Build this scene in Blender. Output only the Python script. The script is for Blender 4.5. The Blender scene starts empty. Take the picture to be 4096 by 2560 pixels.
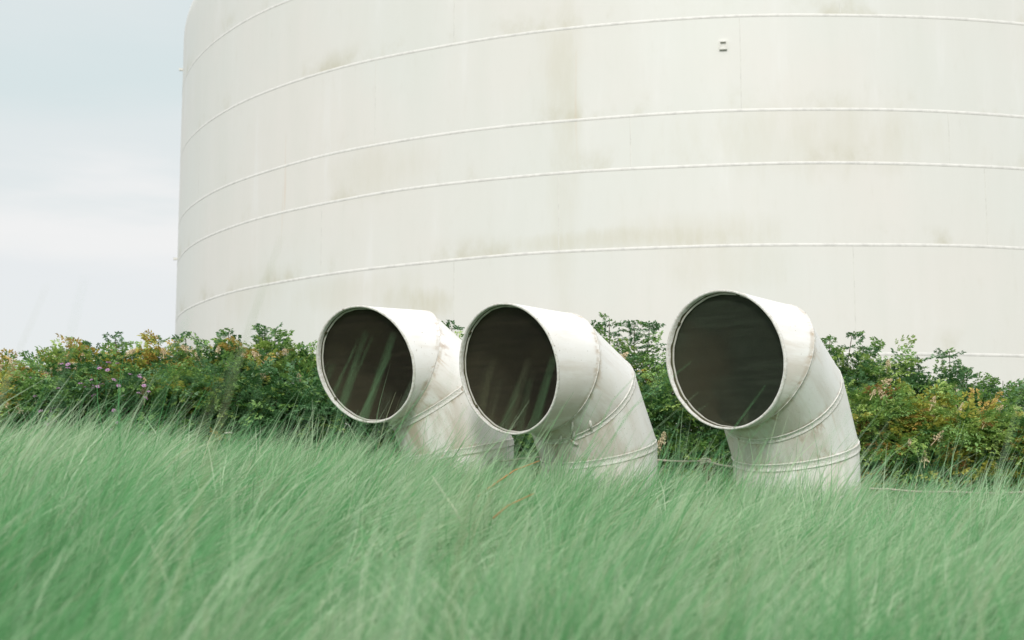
import bpy, math, random
import numpy as np
from mathutils import Vector, noise as mnoise

# ------------------------------------------------------------------ camera, sky, sun, exposure
SC = bpy.context.scene
COL = SC.collection
EYE = 1.0                                   # camera height above the far ground level
FPX, PITCH = 5689.0, 0.1254                 # 50 mm lens on a 36 mm sensor (in 4096 px units)

cam_d = bpy.data.cameras.new("camera")
cam = bpy.data.objects.new("camera", cam_d)
COL.objects.link(cam)
cam.location = (0, 0, EYE)
cam.rotation_euler = (math.pi / 2 + PITCH, 0, 0)
cam_d.sensor_width = 36.0
cam_d.lens = 50.0
cam_d.clip_start = 0.05
cam_d.clip_end = 3000
cam_d.dof.use_dof = True
cam_d.dof.focus_distance = 12.9
cam_d.dof.aperture_fstop = 2.6
SC.camera = cam

SUN_EL, SUN_AZ = math.radians(36), math.radians(188)      # azimuth clockwise from +Y
world = bpy.data.worlds.new("World")
SC.world = world
world.use_nodes = True
wt = world.node_tree
wt.nodes.clear()
w_out = wt.nodes.new("ShaderNodeOutputWorld")
w_bg = wt.nodes.new("ShaderNodeBackground")
w_bg.inputs["Strength"].default_value = 0.11
w_sky = wt.nodes.new("ShaderNodeTexSky")
w_sky.sky_type = 'NISHITA'
w_sky.sun_disc = False
w_sky.sun_elevation = SUN_EL
w_sky.sun_rotation = SUN_AZ
w_sky.air_density = 1.0
w_sky.dust_density = 2.0
w_tc = wt.nodes.new("ShaderNodeTexCoord")
w_map = wt.nodes.new("ShaderNodeMapping")
w_map.inputs["Scale"].default_value = (1.3, 1.3, 7.0)
w_n = wt.nodes.new("ShaderNodeTexNoise")
w_n.inputs["Scale"].default_value = 2.0
w_n.inputs["Detail"].default_value = 5
w_n.inputs["Roughness"].default_value = 0.5
w_sep = wt.nodes.new("ShaderNodeSeparateXYZ")
w_off = wt.nodes.new("ShaderNodeMath"); w_off.operation = 'MULTIPLY_ADD'   # cloud banks waver about their height
w_off.inputs[1].default_value = 0.16
w_add = wt.nodes.new("ShaderNodeMath"); w_add.operation = 'SUBTRACT'
w_add.inputs[1].default_value = 0.08
w_r = wt.nodes.new("ShaderNodeValToRGB")
w_r.color_ramp.interpolation = 'EASE'
els = w_r.color_ramp.elements
els[0].position = 0.0; els[0].color = (6.8, 7.05, 7.1, 1)
els[1].position = 1.0; els[1].color = (10.5, 10.6, 10.6, 1)     # overcast: far brighter overhead than at the horizon
for pos, c in ((0.10, (6.85, 7.1, 7.15)), (0.145, (6.9, 7.1, 7.2)), (0.185, (7.5, 7.5, 7.45)), (0.215, (6.5, 6.9, 6.95)),
               (0.27, (5.85, 6.6, 6.68)), (0.36, (6.45, 6.85, 6.9)), (0.55, (9.5, 9.65, 9.7))):
    e = els.new(pos); e.color = (*c, 1)
w_mix = wt.nodes.new("ShaderNodeMix")
w_mix.data_type = 'RGBA'
w_mix.inputs["Factor"].default_value = 0.96                   # cloud cover over the sky
L = wt.links.new
L(w_tc.outputs["Generated"], w_map.inputs["Vector"])
L(w_map.outputs["Vector"], w_n.inputs["Vector"])
L(w_tc.outputs["Generated"], w_sep.inputs[0])
L(w_n.outputs["Fac"], w_off.inputs[0]); L(w_sep.outputs["Z"], w_off.inputs[2])
L(w_off.outputs[0], w_add.inputs[0]); L(w_add.outputs[0], w_r.inputs["Fac"])
L(w_sky.outputs["Color"], w_mix.inputs["A"])
L(w_r.outputs["Color"], w_mix.inputs["B"])
L(w_mix.outputs["Result"], w_bg.inputs["Color"])
L(w_bg.outputs["Background"], w_out.inputs["Surface"])

sun_d = bpy.data.lights.new("sun", 'SUN')
sun_d.energy = 1.85
sun_d.angle = math.radians(9)
sun_d.color = (1.0, 0.96, 0.90)
sun = bpy.data.objects.new("sun", sun_d)
COL.objects.link(sun)
to_sun = Vector((math.sin(SUN_AZ) * math.cos(SUN_EL), math.cos(SUN_AZ) * math.cos(SUN_EL), math.sin(SUN_EL)))
sun.rotation_euler = to_sun.to_track_quat('Z', 'Y').to_euler()

SC.view_settings.view_transform = 'Standard'
SC.view_settings.look = 'None'
SC.view_settings.exposure = 0.12
SC.view_settings.gamma = 1.0
SC.view_settings.use_curve_mapping = False
SC.cycles.max_bounces = 8
SC.cycles.transparent_max_bounces = 12

rng = np.random.default_rng(7)
random.seed(7)

# ------------------------------------------------------------------ helpers
def at(xd, yd, depth):
    """world point at the given distance ahead (y) seen at (xd, yd) of a 2420 px wide view"""
    k = 4096 / 2420
    u, v = (xd * k - 2048) / FPX, -(yd * k - 1280) / FPX
    d = Vector((u, math.cos(PITCH) - v * math.sin(PITCH), math.sin(PITCH) + v * math.cos(PITCH)))
    d *= depth / d.y
    return Vector((d.x, d.y, d.z + EYE))

def tag(o, label=None, cat=None, group=None, kind=None):
    if label: o["label"] = label
    if cat: o["category"] = cat
    if group: o["group"] = group
    if kind: o["kind"] = kind
    return o

def empty(name, loc, label, cat, group=None):
    o = bpy.data.objects.new(name, None)
    o.empty_display_size = 0.2
    o.location = loc
    COL.objects.link(o)
    return tag(o, label, cat, group)

def link(name, me, mat=None, parent=None, smooth=True):
    o = bpy.data.objects.new(name, me)
    COL.objects.link(o)
    if mat is not None and not me.materials: me.materials.append(mat)
    if parent is not None: o.parent = parent
    if smooth and len(me.polygons): me.shade_smooth()
    return o

def np_mesh(name, V, F, cols=None, attrs=None, uv=None):
    """V (n,3), F (m,k) with constant k"""
    V = np.asarray(V, np.float32); F = np.asarray(F, np.int32)
    me = bpy.data.meshes.new(name)
    k = F.shape[1]
    me.vertices.add(len(V)); me.vertices.foreach_set("co", V.ravel())
    me.loops.add(F.size); me.loops.foreach_set("vertex_index", F.ravel())
    me.polygons.add(len(F))
    me.polygons.foreach_set("loop_start", np.arange(0, F.size, k, dtype=np.int32))
    if cols is not None:
        a = me.color_attributes.new("Col", 'FLOAT_COLOR', 'POINT')
        c = np.ones((len(V), 4), np.float32); c[:, :3] = cols
        a.data.foreach_set("color", c.ravel())
    for nm, val in (attrs or {}).items():
        a = me.attributes.new(nm, 'FLOAT', 'POINT')
        a.data.foreach_set("value", np.asarray(val, np.float32))
    me.update(calc_edges=True)
    me.validate()
    return me

class MB:
    """collects tubes and boxes into one mesh"""
    def __init__(self): self.v = []; self.f = []
    def tube(self, pts, rad, n=8, cap=True):
        pts = [Vector(p) for p in pts]
        b = len(self.v)
        rs = rad if isinstance(rad, (list, tuple)) else [rad] * len(pts)
        ref = Vector((0.31, 0.2, 0.93))
        for i, p in enumerate(pts):
            d = (pts[min(i + 1, len(pts) - 1)] - pts[max(i - 1, 0)]).normalized()
            e1 = d.cross(ref)
            if e1.length < 1e-3: e1 = d.cross(Vector((1, 0, 0)))
            e1.normalize(); e2 = d.cross(e1)
            for j in range(n):
                t = 2 * math.pi * j / n
                self.v.append(p + (e1 * math.cos(t) + e2 * math.sin(t)) * rs[i])
        for i in range(len(pts) - 1):
            for j in range(n):
                a, c = b + i * n + j, b + i * n + (j + 1) % n
                self.f.append((a, c, c + n, a + n))
        if cap:
            self.f.append(tuple(b + j for j in range(n))[::-1])
            self.f.append(tuple(b + (len(pts) - 1) * n + j for j in range(n)))
        return self
    def box(self, c, s, rot=None):
        b = len(self.v)
        for x in (-1, 1):
            for y in (-1, 1):
                for z in (-1, 1):
                    p = Vector((x * s[0] / 2, y * s[1] / 2, z * s[2] / 2))
                    if rot is not None: p = rot @ p
                    self.v.append(Vector(c) + p)
        for q in ((0, 1, 3, 2), (4, 6, 7, 5), (0, 4, 5, 1), (2, 3, 7, 6), (0, 2, 6, 4), (1, 5, 7, 3)):
            self.f.append(tuple(b + i for i in q))
        return self
    def build(self, name, mat, parent=None, smooth=True):
        me = bpy.data.meshes.new(name)
        me.from_pydata([tuple(p) for p in self.v], [], self.f)
        me.update()
        return link(name, me, mat, parent, smooth)

# ------------------------------------------------------------------ materials
class NT:
    def __init__(self, name):
        self.m = bpy.data.materials.new(name); self.m.use_nodes = True
        self.t = self.m.node_tree; self.t.nodes.clear()
        self.out = self.n("ShaderNodeOutputMaterial")
    def n(self, typ, **kw):
        nd = self.t.nodes.new(typ)
        for k, v in kw.items():
            if k in nd.inputs: nd.inputs[k].default_value = v
            else: setattr(nd, k, v)
        return nd
    def l(self, a, b): self.t.links.new(a, b)
    def attr(self, name): return self.n("ShaderNodeAttribute", attribute_name=name)
    def obj(self): return self.n("ShaderNodeTexCoord").outputs["Object"]
    def mapping(self, vec, scale=(1, 1, 1), loc=(0, 0, 0)):
        m = self.n("ShaderNodeMapping"); m.inputs["Scale"].default_value = scale; m.inputs["Location"].default_value = loc
        self.l(vec, m.inputs["Vector"]); return m.outputs["Vector"]
    def noise(self, vec, scale, detail=4, rough=0.5):
        nd = self.n("ShaderNodeTexNoise"); nd.inputs["Scale"].default_value = scale
        nd.inputs["Detail"].default_value = detail; nd.inputs["Roughness"].default_value = rough
        self.l(vec, nd.inputs["Vector"]); return nd.outputs["Fac"]
    def ramp(self, fac, lo, hi, a=0.0, b=1.0):
        nd = self.n("ShaderNodeMapRange"); nd.interpolation_type = 'SMOOTHSTEP'
        nd.inputs["From Min"].default_value = lo; nd.inputs["From Max"].default_value = hi
        nd.inputs["To Min"].default_value = a; nd.inputs["To Max"].default_value = b
        self.l(fac, nd.inputs["Value"]); return nd.outputs["Result"]
    def math(self, op, a, b=None, clamp=False):
        nd = self.n("ShaderNodeMath", operation=op); nd.use_clamp = clamp
        for i, x in enumerate((a, b)):
            if x is None: continue
            if isinstance(x, (int, float)): nd.inputs[i].default_value = x
            else: self.l(x, nd.inputs[i])
        return nd.outputs["Value"]
    def mix(self, fac, a, b):
        nd = self.n("ShaderNodeMix", data_type='RGBA')
        for key, x in (("Factor", fac), ("A", a), ("B", b)):
            if isinstance(x, (int, float)): nd.inputs[key].default_value = x
            elif isinstance(x, tuple): nd.inputs[key].default_value = (*x, 1) if len(x) == 3 else x
            else: self.l(x, nd.inputs[key])
        return nd.outputs["Result"]
    def bump(self, h, strength, dist):
        nd = self.n("ShaderNodeBump"); nd.inputs["Strength"].default_value = strength; nd.inputs["Distance"].default_value = dist
        self.l(h, nd.inputs["Height"]); return nd.outputs["Normal"]
    def principled(self, col, rough=0.5, spec=0.5, metal=0.0, normal=None):
        p = self.n("ShaderNodeBsdfPrincipled")
        if isinstance(col, tuple): p.inputs["Base Color"].default_value = (*col, 1)
        else: self.l(col, p.inputs["Base Color"])
        if isinstance(rough, (int, float)): p.inputs["Roughness"].default_value = rough
        else: self.l(rough, p.inputs["Roughness"])
        p.inputs["Specular IOR Level"].default_value = spec
        p.inputs["Metallic"].default_value = metal
        if normal is not None: self.l(normal, p.inputs["Normal"])
        return p.outputs["BSDF"]
    def done(self, sh):
        self.l(sh, self.out.inputs["Surface"]); return self.m

def leaf_material(name, trans=0.35, rough=0.5, spec=0.35):
    t = NT(name)
    c = t.attr("Col").outputs["Color"]
    p = t.principled(c, rough, spec)
    tr = t.n("ShaderNodeBsdfTranslucent"); t.l(c, tr.inputs["Color"])
    mx = t.n("ShaderNodeMixShader"); mx.inputs["Fac"].default_value = trans
    t.l(p, mx.inputs[1]); t.l(tr.outputs["BSDF"], mx.inputs[2])
    return t.done(mx.outputs["Shader"])

M_grass = leaf_material("grass_blades", 0.4, 0.45, 0.4)
M_leaf = leaf_material("shrub_leaves", 0.3, 0.42, 0.45)

def flat(name, col, var=0.25, scale=30.0, rough=0.7):
    t = NT(name)
    n = t.noise(t.obj(), scale, 3)
    dark = tuple(c * (1 - var) for c in col); lite = tuple(min(1, c * (1 + var)) for c in col)
    return t.done(t.principled(t.mix(n, dark, lite), rough, 0.3))

M_stem = flat("bark_stem", (0.07, 0.05, 0.035), 0.3, 40)
M_cream = flat("cream_florets", (0.68, 0.56, 0.38), 0.25, 60, 0.8)
M_purple = flat("purple_florets", (0.52, 0.30, 0.50), 0.25, 60, 0.8)
M_rope = flat("pale_rope", (0.50, 0.46, 0.38), 0.25, 120, 0.9)
M_wood = flat("weathered_wood", (0.16, 0.10, 0.065), 0.35, 25, 0.85)
M_dry = flat("dry_stem_tan", (0.42, 0.24, 0.09), 0.3, 40, 0.7)
M_pale = flat("dry_stem_pale", (0.46, 0.52, 0.36), 0.3, 40, 0.7)
M_whiteflower = flat("white_florets", (0.75, 0.72, 0.66), 0.1, 60, 0.8)
M_building = flat("blue_grey_cladding", (0.20, 0.27, 0.32), 0.1, 2, 0.6)
M_bldroof = flat("grey_roof_sheet", (0.28, 0.31, 0.33), 0.1, 2, 0.6)
M_ground = flat("dark_soil", (0.06, 0.075, 0.04), 0.4, 3, 0.95)

# painted steel of the tank
TD, TAZ, TR_ = 40.0, 0.1421, 40.0 * 0.36739
TANK = Vector((TD * math.sin(TAZ), TD * math.cos(TAZ), 0.0))
SEAM_Z = [h * TD + EYE for h in (0.26413, 0.21816, 0.17415, 0.14946, 0.11256, 0.06388, 0.0196)]

def tank_angle(xd, yd):
    """azimuth (about the tank axis) and height where a view ray meets the tank"""
    p = at(xd, yd, 10.0); d = Vector((p.x, p.y, p.z - EYE))
    A = d.x ** 2 + d.y ** 2; B = d.x * TANK.x + d.y * TANK.y
    C = TANK.x ** 2 + TANK.y ** 2 - TR_ ** 2
    t = (B - math.sqrt(max(B * B - A * C, 0))) / A
    x, y = d.x * t - TANK.x, d.y * t - TANK.y
    return math.atan2(x, -y), d.z * t + EYE           # 0 = facing -Y

def tank_material(stains=True):
    t = NT("white_painted_steel")
    ang = t.attr("ang").outputs["Fac"]                # arc length (m)
    o = t.obj()
    sep = t.n("ShaderNodeSeparateXYZ"); t.l(o, sep.inputs[0]); z = sep.outputs["Z"]
    cmb = t.n("ShaderNodeCombineXYZ"); t.l(ang, cmb.inputs[0]); t.l(z, cmb.inputs[1])
    uv = cmb.outputs[0]
    big = t.noise(uv, 0.35, 5, 0.55)
    streak = t.noise(t.mapping(uv, (1.0, 0.12, 1)), 1.3, 5, 0.6)
    fine = t.noise(t.mapping(uv, (1.0, 0.25, 1), (5, 3, 0)), 6.0, 4, 0.6)
    warm = t.noise(uv, 0.22, 3, 0.5)
    col = t.mix(t.ramp(warm, 0.35, 0.65), (0.775, 0.785, 0.75), (0.80, 0.78, 0.742))
    col = t.mix(t.ramp(streak, 0.38, 0.72, 0, 0.30), col, (0.72, 0.73, 0.675))
    col = t.mix(t.ramp(streak, 0.30, 0.42, 0.35, 0), col, (0.86, 0.86, 0.85))
    col = t.mix(t.ramp(fine, 0.55, 0.8, 0, 0.14), col, (0.62, 0.60, 0.52))
    # grime gathered just above the lap seams
    gr = None
    for sz in SEAM_Z:
        dz = t.math('SUBTRACT', z, sz)
        up = t.ramp(dz, 0.0, 0.55, 1.0, 0.0)
        up = t.math('MULTIPLY', up, t.ramp(dz, -0.03, 0.0))
        gr = up if gr is None else t.math('MAXIMUM', gr, up)
    gn = t.ramp(t.noise(t.mapping(uv, (1, 0.6, 1), (2.2, 0, 0)), 0.55, 6, 0.65), 0.50, 0.70)
    gr = t.math('MULTIPLY', gr, gn)
    col = t.mix(t.math('MULTIPLY', gr, 0.6), col, (0.53, 0.50, 0.36))
    # larger algae patches with a place of their own (arc, height, half sizes, strength)
    rag = t.noise(t.mapping(uv, (1.0, 0.24, 1)), 2.0, 8, 0.68)
    for xd, yd, w, h, s in ((1900, 325, 2.4, 0.75, 0.5), (890, 405, 1.5, 0.55, 0.42), (1020, 718, 0.55, 0.30, 1.0),
                            (940, 712, 0.6, 0.28, 0.6), (1440, 565, 2.0, 0.2, 0.7), (1330, 380, 0.35, 2.8, 0.40), (1720, 620, 1.2, 0.6, 0.4),
                            (1650, 545, 1.6, 0.35, 0.45), (830, 690, 1.8, 0.35, 0.4), (600, 690, 1.3, 0.6, 0.35), (1330, 160, 0.5, 1.5, 0.4)):
        a, zz = tank_angle(xd, yd)
        dx = t.math('DIVIDE', t.math('SUBTRACT', ang, a * TR_), w)
        dy = t.math('DIVIDE', t.math('SUBTRACT', z, zz), h)
        rr = t.math('ADD', t.math('MULTIPLY', dx, dx), t.math('MULTIPLY', dy, dy))
        rr = t.math('ADD', rr, t.math('MULTIPLY', t.math('SUBTRACT', rag, 0.5), 4.2))
        m = t.ramp(rr, -0.6, 1.5, s * 0.62, 0.0)
        col = t.mix(m, col, (0.62, 0.595, 0.47))
    # hairline rust runs
    rust = t.ramp(t.noise(t.mapping(uv, (1.0, 0.05, 1), (9, 1, 0)), 3.2, 3, 0.5), 0.70, 0.80, 0, 0.35)
    col = t.mix(rust, col, (0.72, 0.55, 0.40))
    dent = t.noise(t.mapping(uv, (1, 0.6, 1)), 0.6, 3, 0.5)
    h = t.math('ADD', t.math('MULTIPLY', dent, 0.9), t.math('MULTIPLY', fine, 0.06))
    return t.done(t.principled(col, 0.42, 0.4, 0.0, t.bump(h, 0.22, 0.06)))
M_tank = tank_material()
def weld_paint(name, col, scale=8):
    t = NT(name)
    n = t.noise(t.obj(), scale, 4, 0.6)
    c = t.mix(t.ramp(n, 0.4, 0.7), col, tuple(x * 0.86 for x in col))
    return t.done(t.principled(c, 0.5, 0.35))
M_weld = weld_paint("painted_weld", (0.85, 0.84, 0.81))
M_weld_faint = weld_paint("painted_butt_weld", (0.77, 0.765, 0.72))

def pipe_material(name, seed, brown, green):
    t = NT(name)
    u = t.attr("u").outputs["Fac"]; v = t.attr("v").outputs["Fac"]; e = t.attr("edge").outputs["Fac"]
    under = t.attr("under").outputs["Fac"]
    cmb = t.n("ShaderNodeCombineXYZ"); t.l(u, cmb.inputs[0]); t.l(v, cmb.inputs[1]); cmb.inputs[2].default_value = seed
    uv = cmb.outputs[0]
    o = t.mapping(t.obj(), (1, 1, 1), (seed * 3.1, seed, 0))
    big = t.noise(o, 2.2, 5, 0.6)
    streak = t.noise(t.mapping(uv, (1.0, 0.16, 1)), 9.0, 5, 0.62)
    speck = t.noise(o, 42.0, 3, 0.6)
    col = t.mix(t.ramp(big, 0.35, 0.68), (0.87, 0.86, 0.845), (0.83, 0.81, 0.775))
    col = t.mix(t.ramp(streak, 0.50, 0.74, 0, 0.36), col, (0.62, 0.555, 0.465))
    # brown grime washed along the belly of the bends (dirt, patchy)
    bn = t.noise(t.mapping(uv, (1.0, 0.20, 1), (3, 7, 0)), 4.6, 7, 0.68)
    bm = t.math('MULTIPLY', t.ramp(bn, 0.36, 0.62), t.ramp(under, -0.15, 0.55))
    col = t.mix(t.math('MULTIPLY', bm, brown), col, (0.40, 0.285, 0.185))
    gm = t.math('MULTIPLY', t.ramp(t.noise(o, 3.3, 4, 0.6), 0.42, 0.66), t.ramp(under, -0.35, 0.4))
    col = t.mix(t.math('MULTIPLY', gm, green), col, (0.40, 0.45, 0.33))
    # rust and dirt caught along the joints
    near = t.ramp(e, 0.0, 0.10, 1.0, 0.0)
    rn = t.noise(t.mapping(uv, (1.0, 0.45, 1), (11, 2, 0)), 7.0, 6, 0.7)
    rm = t.math('MULTIPLY', near, t.ramp(rn, 0.50, 0.60))
    col = t.mix(t.math('MULTIPLY', rm, 0.55), col, (0.42, 0.29, 0.16))
    near2 = t.ramp(e, 0.0, 0.28, 1.0, 0.0)
    run = t.ramp(t.noise(t.mapping(uv, (1.0, 0.06, 1), (1, 5, 0)), 13.0, 4, 0.6), 0.60, 0.74)
    col = t.mix(t.math('MULTIPLY', t.math('MULTIPLY', near2, run), 0.55), col, (0.50, 0.36, 0.22))
    line = t.math('MULTIPLY', t.ramp(e, 0.030, 0.060, 1.0, 0.0), t.ramp(t.noise(t.mapping(uv, (1, 1, 1), (4, 4, 0)), 5.0, 5, 0.7), 0.42, 0.60))
    col = t.mix(t.math('MULTIPLY', line, 0.42), col, (0.40, 0.32, 0.22))      # dirt line beside the bands
    patch = t.math('MULTIPLY', t.ramp(e, 0.0, 0.20, 1.0, 0.0), t.ramp(t.noise(t.mapping(uv, (1.0, 0.5, 1), (8, 6, 0)), 2.1, 8, 0.75), 0.60, 0.66))
    col = t.mix(t.math('MULTIPLY', patch, 0.6), col, (0.33, 0.18, 0.075))     # rust broken through the paint
    col = t.mix(t.ramp(speck, 0.66, 0.74, 0, 0.6), col, (0.33, 0.28, 0.22))
    h = t.math('ADD', t.math('MULTIPLY', big, 0.7), t.math('MULTIPLY', speck, 0.08))
    return t.done(t.principled(col, t.ramp(big, 0.3, 0.7, 0.36, 0.55), 0.4, 0.0, t.bump(h, 0.35, 0.03)))

def bead_material():
    t = NT("painted_joint_weld")
    o = t.obj()
    n = t.noise(o, 9.0, 6, 0.7); f = t.noise(o, 55.0, 3, 0.6)
    col = t.mix(t.ramp(f, 0.35, 0.7), (0.80, 0.79, 0.76), (0.66, 0.63, 0.57))
    col = t.mix(t.ramp(n, 0.60, 0.68, 0, 0.75), col, (0.30, 0.19, 0.09))
    return t.done(t.principled(col, 0.5, 0.4, 0.0, t.bump(f, 0.6, 0.012)))
M_bead = bead_material()
def rim_material():
    t = NT("chipped_rim_paint")
    o = t.obj()
    n = t.noise(o, 8.0, 6, 0.72); f = t.noise(o, 40.0, 3, 0.6)
    col = t.mix(t.ramp(f, 0.3, 0.7), (0.78, 0.77, 0.75), (0.60, 0.57, 0.52))
    col = t.mix(t.ramp(n, 0.60, 0.66, 0, 0.9), col, (0.13, 0.09, 0.06))
    return t.done(t.principled(col, 0.5, 0.4, 0.0, t.bump(f, 0.5, 0.006)))
M_rim = rim_material()
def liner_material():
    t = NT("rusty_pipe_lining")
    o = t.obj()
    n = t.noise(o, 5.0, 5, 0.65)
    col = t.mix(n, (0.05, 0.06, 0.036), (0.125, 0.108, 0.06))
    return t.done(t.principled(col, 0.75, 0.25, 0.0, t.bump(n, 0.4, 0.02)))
M_liner = liner_material()
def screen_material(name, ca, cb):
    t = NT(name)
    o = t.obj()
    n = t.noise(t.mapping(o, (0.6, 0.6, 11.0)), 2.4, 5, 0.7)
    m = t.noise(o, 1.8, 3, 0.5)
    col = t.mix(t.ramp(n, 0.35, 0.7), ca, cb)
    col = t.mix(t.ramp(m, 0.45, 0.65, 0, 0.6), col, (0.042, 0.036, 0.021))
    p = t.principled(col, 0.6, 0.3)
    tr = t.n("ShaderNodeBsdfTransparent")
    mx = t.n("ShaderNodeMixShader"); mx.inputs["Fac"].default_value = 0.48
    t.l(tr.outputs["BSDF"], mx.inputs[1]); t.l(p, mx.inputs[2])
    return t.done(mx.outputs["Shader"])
M_screen_brown = screen_material("brown_mesh_wire", (0.022, 0.019, 0.013), (0.050, 0.042, 0.029))
M_screen_reflect = screen_material("green_reflection_mesh", (0.030, 0.038, 0.025), (0.058, 0.074, 0.050))  # greener wire colour stands in for a reflection on the screen
M_ring = weld_paint("grey_retaining_ring", (0.52, 0.51, 0.46), 14)

# ------------------------------------------------------------------ ground
def smooth(a, b, x):
    t = np.clip((x - a) / (b - a), 0, 1); return t * t * (3 - 2 * t)

def grass_top(x, y):
    """height of the tips of the grass above the eye"""
    x = np.asarray(x, float); y = np.asarray(y, float)
    u = x / np.maximum(y, 2.0)                       # sideways, relative to distance
    far = np.interp(u, [-0.45, -0.36, -0.20, -0.04, 0.06, 0.2, 0.36, 0.5], [0.60, 0.53, 0.39, 0.23, 0.08, 0.01, -0.06, -0.09])
    near = -0.30
    t = np.clip((y - 2.8) / (13.5 - 2.8), -0.2, 1.25)
    return near + (far - near) * t ** 1.0 if np.ndim(t) == 0 else near + (far - near) * np.sign(t) * np.abs(t)

BLADE_H = 0.63
def ground_z(x, y):
    g = grass_top(x, y) - BLADE_H + EYE
    fade = smooth(22, 60, np.hypot(np.asarray(x, float), np.asarray(y, float)))
    g = np.clip(g, 0.02, 1.6)
    return g * (1 - fade)

def axis(lims, steps):
    out = [lims[0]]
    for a, b, s in steps:
        out += list(np.linspace(a, b, s))[0 if not out else 1:]
    return np.unique(np.array(out))
gx = np.unique(np.concatenate([np.linspace(-12, 12, 97), np.linspace(-60, 60, 61), np.linspace(-900, 900, 37)]))
gy = np.unique(np.concatenate([np.linspace(-4, 24, 113), np.linspace(-60, 80, 71), np.linspace(-300, 1500, 37)]))
GX, GY = np.meshgrid(gx, gy)
GZ = ground_z(GX, GY)
nx, ny = len(gx), len(gy)
idx = np.arange(nx * ny).reshape(ny, nx)
F = np.stack([idx[:-1, :-1], idx[:-1, 1:], idx[1:, 1:], idx[1:, :-1]], -1).reshape(-1, 4)
g = link("ground", np_mesh("ground", np.stack([GX, GY, GZ], -1).reshape(-1, 3), F), M_ground)
tag(g, kind="structure")

# ------------------------------------------------------------------ storage tank
NSEG = 360
tank = empty("storage_tank", TANK, "huge white round steel storage tank with weld seams, filling the background behind the pipes", "storage tank")
def revolve(profile, nseg=NSEG, a0=0, a1=2 * math.pi, closed=True):
    P = np.array(profile); m = len(P)
    th = np.linspace(a0, a1, nseg + 1)
    th = th - math.pi if closed else th
    V = np.stack([np.outer(np.sin(th), P[:, 0]), -np.outer(np.cos(th), P[:, 0]), np.repeat(P[None, :, 1], nseg + 1, 0)], -1)
    ix = np.arange((nseg + 1) * m).reshape(nseg + 1, m)
    Fq = np.stack([ix[:-1, :-1], ix[1:, :-1], ix[1:, 1:], ix[:-1, 1:]], -1).reshape(-1, 4)
    arc = np.repeat(th[:, None] * TR_, m, 1)
    return V.reshape(-1, 3), Fq, arc.ravel()
ztop = 12.0 + EYE
prof = [(TR_, z) for z in np.linspace(0, ztop, 28)]
for k in range(1, 13):
    a = math.radians(k * 6.2)
    prof.append((TR_ - 1.2 + 1.2 * math.cos(a), ztop + 1.2 * math.sin(a)))
V, Fq, arc = revolve(prof)
link("shell", np_mesh("shell", V, Fq, attrs={"ang": arc}), M_tank, tank)
r0, z0 = prof[-1]
rp = [(r0, z0)] + [(r0 * (1 - s), z0 + 2.6 * (1 - (1 - s) ** 2)) for s in np.linspace(0.08, 1.0, 12)]
V, Fq, arc = revolve(rp)
link("roof", np_mesh("roof", V, Fq, attrs={"ang": arc}), M_tank, tank)
for sz in SEAM_Z:
    pr = [(TR_ - 0.01, sz - 0.045), (TR_ + 0.001, sz - 0.036), (TR_ + 0.0026, sz - 0.014), (TR_ + 0.003, sz + 0.004),
          (TR_ + 0.002, sz + 0.016), (TR_ - 0.01, sz + 0.026)]
    V, Fq, arc = revolve(pr)
    # slightly uneven weld line
    th = np.arctan2(V[:, 0], -V[:, 1])
    V[:, 2] += 0.006 * np.sin(th * 11 + sz) + 0.004 * np.sin(th * 23 + sz * 3)
    link("weld_seam", np_mesh("weld_seam", V, Fq), M_weld, tank)
def vertical_seam(xd, yd, i_top, i_bot):
    a, _ = tank_angle(xd, yd)
    zt = SEAM_Z[i_top] - 0.04 if i_top >= 0 else ztop
    zb = SEAM_Z[i_bot] + 0.03
    m = MB()
    n = 24
    for k in range(n + 1):
        z = zb + (zt - zb) * k / n
        for da, rr in ((-0.016, -0.004), (-0.006, 0.0015), (0.006, 0.0015), (0.016, -0.004)):
            aa = a + (da + 0.003 * math.sin(k * 2.1)) / TR_
            m.v.append(Vector((math.sin(aa) * (TR_ + rr), -math.cos(aa) * (TR_ + rr), z)))
    for k in range(n):
        for j in range(3):
            b = k * 4 + j
            m.f.append((b, b + 1, b + 5, b + 4))
    m.build("vertical_seam", M_weld_faint, tank)
for v in ((887, 240, 1, 2), (1750, 150, 1, 2), (1985, 20, 0, 1), (2242, 300, 2, 3), (1073, 620, 4, 5), (469, 440, 1, 2), (2018, 640, 4, 5),
          (1073, 100, 0, 1), (1490, 320, 2, 3), (760, 520, 3, 4), (1320, 480, 3, 4), (2330, 480, 3, 4)):
    vertical_seam(*v)
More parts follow.
